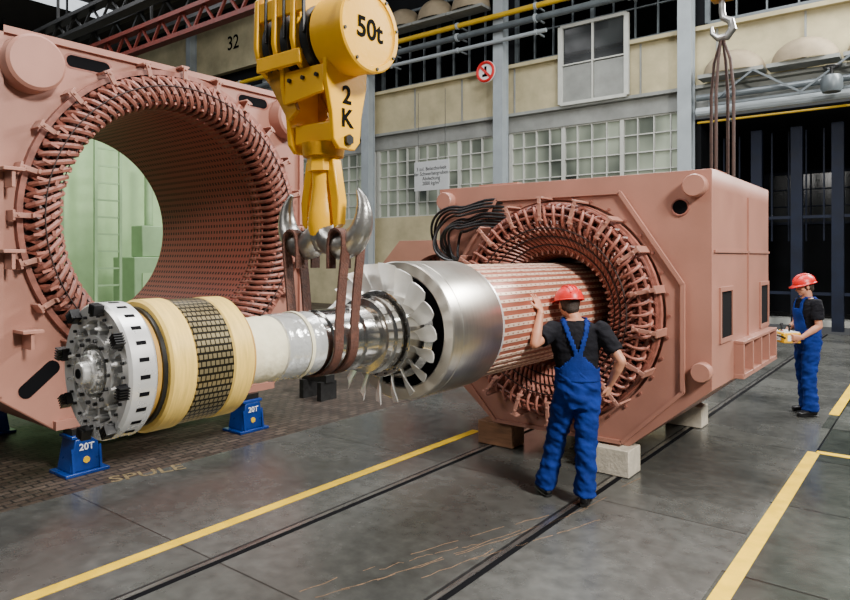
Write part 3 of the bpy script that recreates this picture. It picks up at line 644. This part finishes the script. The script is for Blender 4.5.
for s in(-1,1):
    m=MB().prism([(-.18,3.36),(.18,3.36),(.17,3.05),(.125,2.86),(.11,2.70),(.065,2.65),(-.065,2.65),(-.11,2.70),(-.125,2.86),(-.17,3.05)],lambda a,b,t,s=s:Vector((s*.19+t,a,b)),-.018,.018)
    cp=hp(m,'cheek_plate',YEL,bevel=.006)
text('2',.15,TXT,cp,(.210,-.005,2.97),(PI/2,0,PI/2),off=.025); text('K',.15,TXT,cp,(.210,-.005,2.83),(PI/2,0,PI/2),off=.025)
hp(MB().cyl((.21,0,2.705),(.232,0,2.705),.034,n=6),'pin',STEELD,cp)
for s in(-1,1):
    o=hp(MB().prism([(-.40,3.18),(-.22,3.20),(-.08,2.90),(-.16,2.84)],lambda a,b,t,s=s:Vector((a,s*.13+t,b)),-.016,.016),'diagonal_stay',YELD,bevel=.004)
    hp(MB().prism([(-.17,3.14),(.17,3.14),(.17,2.98),(-.17,2.94)],lambda a,b,t,s=s:Vector((a,s*.15+t,b)),-.014,.014),'front_plate',YEL,bevel=.004)
    for bx in (-.12,0,.12): hp(MB().cyl((bx,s*.16,3.08),(bx,s*.18,3.08),.014,n=6),'plate_bolt',STEELD,o)
hp(MB().box((0,0,2.76),(.34,.17,.12)),'crosshead',YEL,bevel=.01)
hp(MB().cyl((0,0,2.70),(0,0,2.62),.135,.125,n=32),'thrust_bearing',YELD); hp(MB().cyl((0,0,2.62),(0,0,2.53),.10,n=8),'hook_nut',YEL)
hp(MB().tube([(0,0,2.60),(0,0,2.45),(0,0,2.36),(0,0,2.28),(0,0,2.20),(0,0,2.13)],[.07,.07,.078,.092,.10,.088],20),'shank',YEL)
for s in(-1,1): hp(MB().prism([(s*.05,2.60),(s*.12,2.60),(s*.17,2.34),(s*.16,2.20),(s*.12,2.17),(s*.10,2.34)],lambda a,b,t:Vector((a,t,b)),-.035,.035),'fork_arm',YEL,bevel=.008)
for s in(-1,1):
    pts=[(0,0,2.20),(s*.04,0,2.13),(s*.11,0,2.08),(s*.20,0,2.07),(s*.28,0,2.11),(s*.33,0,2.18),(s*.345,0,2.26),(s*.33,0,2.34),(s*.295,0,2.40)]
    hp(MB().tube(smooth(pts,2),[a[0] for a in smooth([(.07,),(.09,),(.09,),(.085,),(.078,),(.064,),(.050,),(.032,),(.012,)],2)],18,side=(0,1,0)),'hook_horn',HOOKM)
hp(MB().tube([(0,0,2.20),(0,0,2.10),(0,0,2.045),(0,0,2.02)],[.088,.088,.06,.02],18),'hook_boss',HOOKM)
for x in(-.285,-.115,.06):
    for y in(-.215,.215): hp(MB().cyl((x,y,ZD),(x,y,14.5),.012,n=6),'hoist_rope',STEELD)
for i,(y,lab) in enumerate(((2.80,'flat brown strap sling around the shaft, nearer the plastic wrapped end'),(2.93,'flat brown strap sling around the shaft, nearer the fan'))):
    hs=[(-.14,0,1.93),(-.14,0,2.06),(-.155,0,2.14),(-.20,0,2.168),(-.25,0,2.14),(-.262,0,2.06),(-.236,0,1.85),(-.212,0,1.62)]
    mid=[(.206*math.cos(PI+PI*k/16),0,1.48+.206*math.sin(PI+PI*k/16)) for k in range(17)]
    pts=hs+mid+[(-q[0],q[1],q[2]) for q in hs][::-1]
    sl=MB().strap([(q[0],q[1],q[2]-1.25) for q in smooth(pts,2)],.034,.007).build('lifting_sling',SLING,None,(HX,y,1.25),ang=40); tag(sl,lab,'sling','slings holding the rotor')
# second hook right
p=P(722,18,y=12.2); H2=empty('crane_hook',(p.x,p.y,p.z)); tag(H2,'small steel crane hook with slim hanging slings at upper right','crane hook')
MB().box((0,0,.55),(.34,.26,.5)).build('hook_housing',YELD,H2,bevel=.03); MB().cyl((-.2,0,.6),(.2,0,.6),.17,n=20).build('sheave',STEELD,H2)
pts=[(0,0,.35),(0,0,.12),(.02,0,.0),(.14,0,-.08),(.17,0,-.22),(.08,0,-.34),(-.06,0,-.34),(-.16,0,-.24),(-.17,0,-.12)]
MB().tube(pts,[.05,.055,.06,.065,.07,.07,.06,.045,.02],12,side=(0,1,0)).build('hook',HOOKM,H2)
for x in(-.06,.06): MB().cyl((x,0,.8),(x,0,8.2),.02,n=6).build('hoist_rope',STEELD,H2)
CHM=mat('sling_dark_brown',(.05,.022,.015),.7,0,.4,20)
for k,(dx,dy) in enumerate(((-.20,.1),(-.07,-.1),(.07,.1),(.21,-.1))):
    L=p.z; m=MB().tube([(0,0,-.30),(dx*.7,dy*.5,-.75),(dx,dy,-1.3),(dx,dy,-L+.35),(dx,dy,-L+.04)],[.02,.026,.028,.026,.03],8).build('hanging_sling',CHM,H2)
# ---------------------------------------------------------------- people
SECT=[(.80,.10,.085),(.86,.145,.102),(.95,.160,.114),(1.05,.146,.103),(1.18,.162,.110),(1.30,.188,.120),(1.40,.190,.106),(1.45,.145,.088),(1.49,.072,.066)]
def secrad(z):
    if z<.80: return SECT[0][1:]
    for i in range(len(SECT)-1):
        a,b=SECT[i],SECT[i+1]
        if z<=b[0]:
            t=max(0,(z-a[0])/(b[0]-a[0])); t=t*t*(3-2*t); return a[1]+(b[1]-a[1])*t,a[2]+(b[2]-a[2])*t
    return SECT[-1][1:]
def remesh(o,vox,it=4,fac=.5):
    r=o.modifiers.new('r','REMESH'); r.mode='VOXEL'; r.voxel_size=vox
    s=o.modifiers.new('s','SMOOTH'); s.iterations=it; s.factor=fac
    bpy.context.view_layer.update()
    me=bpy.data.meshes.new_from_object(o.evaluated_get(bpy.context.evaluated_depsgraph_get()))
    mt=o.data.materials[0]; o.modifiers.clear(); o.data=me
    if not me.materials: me.materials.append(mt)
    me.shade_smooth(); return o
from mathutils import noise as NZ
def wrinkle(o,amp,sc,seed=0):
    me=o.data; me.update()
    ns=[v.normal.copy() for v in me.vertices]
    for v,n in zip(me.vertices,ns):
        q=Vector((v.co.x*sc,v.co.y*sc,v.co.z*sc*1.7+.6*v.co.x*sc))+Vector((seed,0,0))
        d=NZ.noise(q)+.5*NZ.noise(q*2.1); v.co+=n*(d*amp)
def hand(mb,w,d,nrm,side,curl,L=.18):
    w=Vector(w); d=Vector(d).normalized(); nrm=Vector(nrm); nrm=(nrm-d*nrm.dot(d)).normalized(); a=d.cross(nrm)*side
    mb.tube([w-d*.03,w,w+d*.04,w+d*.085,w+d*.098],[(.026,.022),(.028,.02),(.042,.017),(.042,.014),(.036,.010)],12,side=a)
    for off,l,sp in ((.033,.072,.14),(.011,.083,.04),(-.011,.078,-.05),(-.032,.060,-.15)):
        q=w+d*.085+a*off; dd=(d+a*sp).normalized(); pts=[q-dd*.02,q]; ang=curl*.35
        for k in range(3):
            ang+=curl*.5; sd=dd*math.cos(ang)+nrm*math.sin(ang); q=q+sd*(l*(.42,.32,.26)[k]); pts.append(q)
        mb.tube(pts,[.0095,.0095,.009,.0082,.0062],8)
    q=w+d*.025+a*.03; dd=(d*.75+a*.75+nrm*.25).normalized(); q2=q+dd*.045; dd2=(d+a*.25+nrm*.35*(.5+curl)).normalized()
    mb.tube([q-dd*.02,q,q2,q2+dd2*.028,q2+dd2*.048],[.013,.014,.011,.010,.007],8)
def person(loc,rz,J,label):
    r=empty('person',loc,rz); tag(r,label,'person')
    V=lambda k:Vector(J[k])
    hc,nc=V('hipc'),V('neck')
    def cen(z):
        t=(z-.92)/.55; return Vector((hc.x+(nc.x-hc.x)*t,hc.y+(nc.y-hc.y)*t,z))
    def torso(mb,z0,z1,inf,n=24,cnt=14):
        pts=[];rad=[]
        for i in range(cnt):
            z=z0+(z1-z0)*i/(cnt-1); a,b=secrad(z); pts.append(cen(z)); rad.append((a+inf,b+inf))
        mb.tube(pts,rad,n,side=(1,0,0))
    b=MB(); torso(b,.80,1.49,0)
    H=V('head'); yaw,pit=J.get('yaw',0),J.get('pitch',0)
    HM=Matrix.Rotation(yaw,3,'Z')@Matrix.Rotation(pit,3,'X')
    h=lambda q:H+HM@Vector(q)
    b.tube([nc-Vector((0,0,.05)),nc+Vector((0,0,.03)),h((0,-.015,-.05))],[.07,.058,.056],14)
    b.ell(h((0,-.012,.025)),(.076,.096,.098),M=HM); b.ell(h((0,.025,-.04)),(.060,.070,.068),M=HM); b.ell(h((0,.062,-.085)),(.028,.028,.022),M=HM)
    b.tube([h((0,.080,.02)),h((0,.098,-.005)),h((0,.112,-.028)),h((0,.09,-.036))],[.009,.011,.015,.012],8)
    b.ell(h((0,.078,.028)),(.05,.014,.009),M=HM); b.ell(h((0,.088,-.058)),(.024,.010,.008),M=HM)
    for s in(-1,1):
        b.ell(h((s*.078,-.002,-.008)),(.010,.020,.032),M=HM); b.ell(h((s*.04,.06,-.02)),(.026,.02,.02),M=HM)
    for s,k in((-1,'L'),(1,'R')):
        S,E,W=V('sh'+k),V('el'+k),V('wr'+k)
        b.ell(S,(.058,.056,.058)); b.tube([S,S.lerp(E,.35),E.lerp(S,.1),E],[.052,.050,.042,.040],14)
        b.ell(E,(.040,.040,.040),12,8); b.tube([E,E.lerp(W,.3),E.lerp(W,.75),W],[.040,.043,.032,.027],14)
        hand(b,W,J['hd'+k],J['hn'+k],J['hs'+k],J['cu'+k])
        HP,KN,AN=V('hip'+k),V('kn'+k),V('an'+k)
        b.ell(HP,(.088,.088,.088)); b.tube([HP,HP.lerp(KN,.5),KN],[.085,.072,.054],14); b.ell(KN,(.054,.054,.054),12,8)
        b.tube([KN,KN.lerp(AN,.3),KN.lerp(AN,.75),AN],[.052,.056,.042,.038],14)
        fd=Vector(J['fd'+k]).normalized()
        b.tube([AN+Vector((0,0,-.03))-fd*.04,AN+fd*.04+Vector((0,0,-.04)),AN+fd*.13+Vector((0,0,-.055))],[.035,.036,.022],10)
    remesh(b.build('body',SKIN,r),.0048,3)
    s=MB(); torso(s,.98,1.475,.019)
    for k in 'LR':
        S,E=V('sh'+k),V('el'+k); e=S.lerp(E,.72)
        s.ell(S,(.074,.072,.070)); s.tube([S,S.lerp(E,.35),e],[.074,.074,.072],16)
    wrinkle(remesh(s.build('t_shirt',SHIRT,r),.009,3),.008,12,3)
    t=MB(); torso(t,.77,1.07,.028)
    for k in 'LR':
        HP,KN,AN=V('hip'+k),V('kn'+k),V('an'+k)
        t.ell(HP,(.108,.116,.115))
        pts=[];rad=[]
        for i in range(22):
            q=i/21
            if q<.5: c=HP.lerp(KN,q*2); base=.110-.026*q*2
            else: c=KN.lerp(AN-Vector((0,0,.02)),q*2-1); base=.084-.004*(q*2-1)
            if q>.9: base+=.008
            pts.append(c); rad.append((base,base*1.05))
        t.tube(pts,rad,18)
    wrinkle(remesh(t.build('overalls',DENIM,r),.010,3),.019,8)
    g=MB(); nz,na=40,120; idx={}
    for i in range(nz+1):
        z=1.00+(1.50-1.00)*i/nz; A,B=secrad(z); A+=.030; B+=.030
        for k in range(na):
            a=2*PI*k/na; q=cen(z)+Vector((A*math.cos(a),B*math.sin(a),0)); idx[i,k]=(g.add([q]),a,z,A*math.cos(a))
    for i in range(nz):
        for k in range(na):
            v,a,z,x=idx[i,k]; front=math.sin(a)>0; keep=False
            if z<1.09: keep=True
            elif front: keep=abs(x)<.125-.12*max(0,z-1.12) and z<1.34 or (z>=1.32 and abs(abs(x)-.085)<.020)
            else: keep=abs(x)<(.150-1.0*(z-1.09)) and z<1.22 or (z>=1.17 and abs(abs(x)-(.006+.34*(z-1.19)))<.019)
            if keep: g.face([v,idx[i,(k+1)%na][0],idx[i+1,(k+1)%na][0],idx[i+1,k][0]])
    o=g.build('bib_and_straps',DENIM,r,ang=50); sm=o.modifiers.new('s','SOLIDIFY'); sm.thickness=.008; sm.offset=0
    for k in 'LR':
        AN=V('an'+k); fd=Vector(J['fd'+k]).normalized()
        q=Vector((AN.x,AN.y,AN.z-.09)); sd=fd.cross(Vector((0,0,1)))
        f=MB(); f.tube([q-fd*.085+Vector((0,0,.045)),q-fd*.06+Vector((0,0,.05)),q+fd*.02+Vector((0,0,.052)),q+fd*.10+Vector((0,0,.042)),q+fd*.16+Vector((0,0,.036)),q+fd*.185+Vector((0,0,.032))],[(.025,.025),(.038,.042),(.042,.046),(.048,.036),(.042,.030),(.022,.018)],14,side=sd)
        f.tube([q+Vector((0,0,.06)),q+Vector((0,0,.12))],.045,14)
        sh=f.build('shoe',BLACK,r); remesh(sh,.008,2)
        MB().tube([q-fd*.085+Vector((0,0,.012)),q-fd*.03+Vector((0,0,.012)),q+fd*.10+Vector((0,0,.012)),q+fd*.18+Vector((0,0,.012))],[(.03,.010),(.04,.010),(.05,.010),(.026,.010)],12,side=sd).build('sole',STEELD,sh)
    he=MB(); n=32; rings=[]
    for i in range(9):
        ph=PI/2*i/8; rings.append([(.116*math.cos(ph)*math.cos(2*PI*k/n),-.008+.140*math.cos(ph)*math.sin(2*PI*k/n),.040+.118*math.sin(ph)) for k in range(n)])
    brim=[]
    for k in range(n):
        a=2*PI*k/n; e=.012+.045*max(0,math.sin(a))**2; brim.append(((.116+e*.8)*math.cos(a),-.008+(.140+e)*math.sin(a),.031-.012*max(0,math.sin(a))))
    rs=[he.add(brim)]+[he.add(q) for q in rings]
    for i in range(len(rs)-1):
        for k in range(n): he.face([rs[i]+k,rs[i]+(k+1)%n,rs[i+1]+(k+1)%n,rs[i+1]+k])
    o=he.build('helmet',RED,r,H,ang=40); o.rotation_euler=HM.to_euler(); so=o.modifiers.new('s','SOLIDIFY'); so.thickness=.004
    for s in(-.035,0,.035): MB().tube([(s,-.008+.133*math.cos(q),.045+.117*math.sin(q)*(1-abs(s)*1.2)) for q in [PI*.12+PI*.76*j/10 for j in range(11)]],.006,6).build('helmet_ridge',RED,o)
    ha=MB(); ha.ell((0,-.022,.012),(.083,.092,.085)); ha.ell((0,-.06,-.035),(.062,.045,.055))
    o=remesh(ha.build('hair',HAIR,r,H),.009,2); o.rotation_euler=HM.to_euler()
    for v in o.data.vertices:
        if v.co.y>.035: v.co.y=.035
    for s in(-1,1):
        o=MB().ell((s*.030,.0835,.008),(.011,.006,.006),10,6).build('eye',BLACK,r,H); o.rotation_euler=HM.to_euler()
    return r
LN=Vector((-2.325,5.045,0)); AN_=math.radians(30)
def tl(q): q=Vector(q)-LN; return Matrix.Rotation(-AN_,3,'Z')@q
def dl(q): return Matrix.Rotation(-AN_,3,'Z')@Vector(q)
J1=dict(hipc=(-.01,-.01,.92),neck=(-.035,.05,1.47),head=(-.075,.10,1.605),yaw=.35,pitch=-.16,
 shL=tl((-2.50,4.94,1.41)),shR=tl((-2.175,5.135,1.41)),
 elL=tl((-2.545,4.70,1.31)),wrL=tl((-2.54,4.79,1.565)),hdL=dl((-.10,.05,.17)),hnL=dl((-.85,.1,-.5)),hsL=1,cuL=.08,
 elR=tl((-2.01,5.14,1.17)),wrR=tl((-2.13,5.20,.955)),hdR=dl((-.06,.05,-.2)),hnR=dl((-.8,.1,.2)),hsR=-1,cuR=.7,
 hipL=(-.095,0,.92),hipR=(.075,0,.92),knL=tl((-2.535,5.06,.50)),knR=tl((-2.265,5.04,.50)),anL=tl((-2.63,5.04,.094)),anR=tl((-2.265,5.03,.094)),fdL=(-.35,1,0),fdR=(.25,1,0))
W1=person(LN,AN_,J1,'person in red helmet and blue overalls seen from behind touching the rotor')
p=P(808,414,z=0)
J2=dict(hipc=(0,0,.92),neck=(0,.01,1.47),head=(0,.045,1.625),yaw=-.05,pitch=-.22,
 shL=(-.185,0,1.41),shR=(.185,0,1.41),elL=(-.235,.0,1.14),elR=(.235,.03,1.14),wrL=(-.20,.20,.995),wrR=(.20,.20,.995),
 hdL=(.1,.9,0),hdR=(-.1,.9,0),hnL=(.9,-.1,.1),hnR=(-.9,-.1,.1),hsL=1,hsR=-1,cuL=.8,cuR=.8,
 hipL=(-.09,0,.92),hipR=(.09,0,.92),knL=(-.11,.05,.50),knR=(.11,.0,.50),anL=(-.13,.04,.094),anR=(.13,-.07,.094),fdL=(-.15,1,0),fdR=(.25,1,0))
A2=math.radians(128)
W2=person((p.x,p.y,0),A2,J2,'person in red helmet and blue overalls standing at right holding a remote control')
q=Vector((p.x,p.y,.985))+Matrix.Rotation(A2,3,'Z')@Vector((0,.29,0))
rc=empty('remote_control',q,A2); tag(rc,'yellow and white crane remote control box held by the worker at right','remote control')
cb=MB().box((0,0,0),(.33,.22,.13)).build('control_box',YEL,rc,bevel=.012); cp=MB().box((0,0,.069),(.30,.19,.014)).build('control_panel',WHITE,cb)
MB().box((0,.112,0),(.20,.01,.07)).build('front_label',WHITE,cb); MB().box((-.167,0,0),(.006,.12,.07)).build('side_label',WHITE,cb)
for x in(-.09,.09): MB().cyl((x,0,.07),(x,0,.14),.012,n=8).ell((x,0,.145),(.024,.024,.024),10,6).build('joystick',BLACK,rc)
for k in range(4): MB().cyl((-.045+.03*k,.06,.07),(-.045+.03*k,.06,.09),.009,n=8).build('push_button',[REDP,STEELD,PAINTY,STEELD][k],rc)
MB().tube([(-.165,.09,0),(-.18,.16,.03),(.18,.16,.03),(.165,.09,0)],.011,8).build('guard_bar',BLACK,rc)
# ---------------------------------------------------------------- lights, world, camera
def area(name,loc,tgt,sx,sy,pw,c=(1,1,1)):
    l=bpy.data.lights.new(name,'AREA'); l.shape='RECTANGLE'; l.size=sx; l.size_y=sy; l.energy=pw; l.color=c
    o=bpy.data.objects.new(name,l); COL.objects.link(o); o.location=loc; o.rotation_euler=(Vector(tgt)-Vector(loc)).to_track_quat('-Z','Y').to_euler()
    tag(o,kind='structure'); return o
area('skylight_lamp',(-4,8,13.9),(-4,8,0),5,14,3300,(.98,.98,1))
area('skylight_lamp',(-22,8,13.9),(-22,8,0),14,14,1900,(.98,.98,1))
area('key_lamp',(6.5,2.0,8.5),(-4,5,1),1.8,1.8,2900,(1,.96,.90))
area('floor_sheen_light',(3,17.5,10.5),(-1.5,6,0),7,2.2,3300,(1,.99,.95))  # added light without a fixture, gives the floor its glossy highlight
area('bay_lamp',(-7,-5,9),(-6,5,1.5),3,3,420,(1,.97,.93))
w=bpy.data.worlds.new('World'); SC.world=w; w.use_nodes=True
bg=w.node_tree.nodes['Background']; bg.inputs[0].default_value=(.82,.84,.86,1); bg.inputs[1].default_value=.11
cam=bpy.data.cameras.new('Camera'); cam.sensor_width=36; cam.lens=36*F/850; cam.shift_y=-43/850.0; cam.clip_end=200
co=bpy.data.objects.new('Camera',cam); COL.objects.link(co); co.location=(0,0,2); co.rotation_euler=(PI/2,0,TH); SC.camera=co
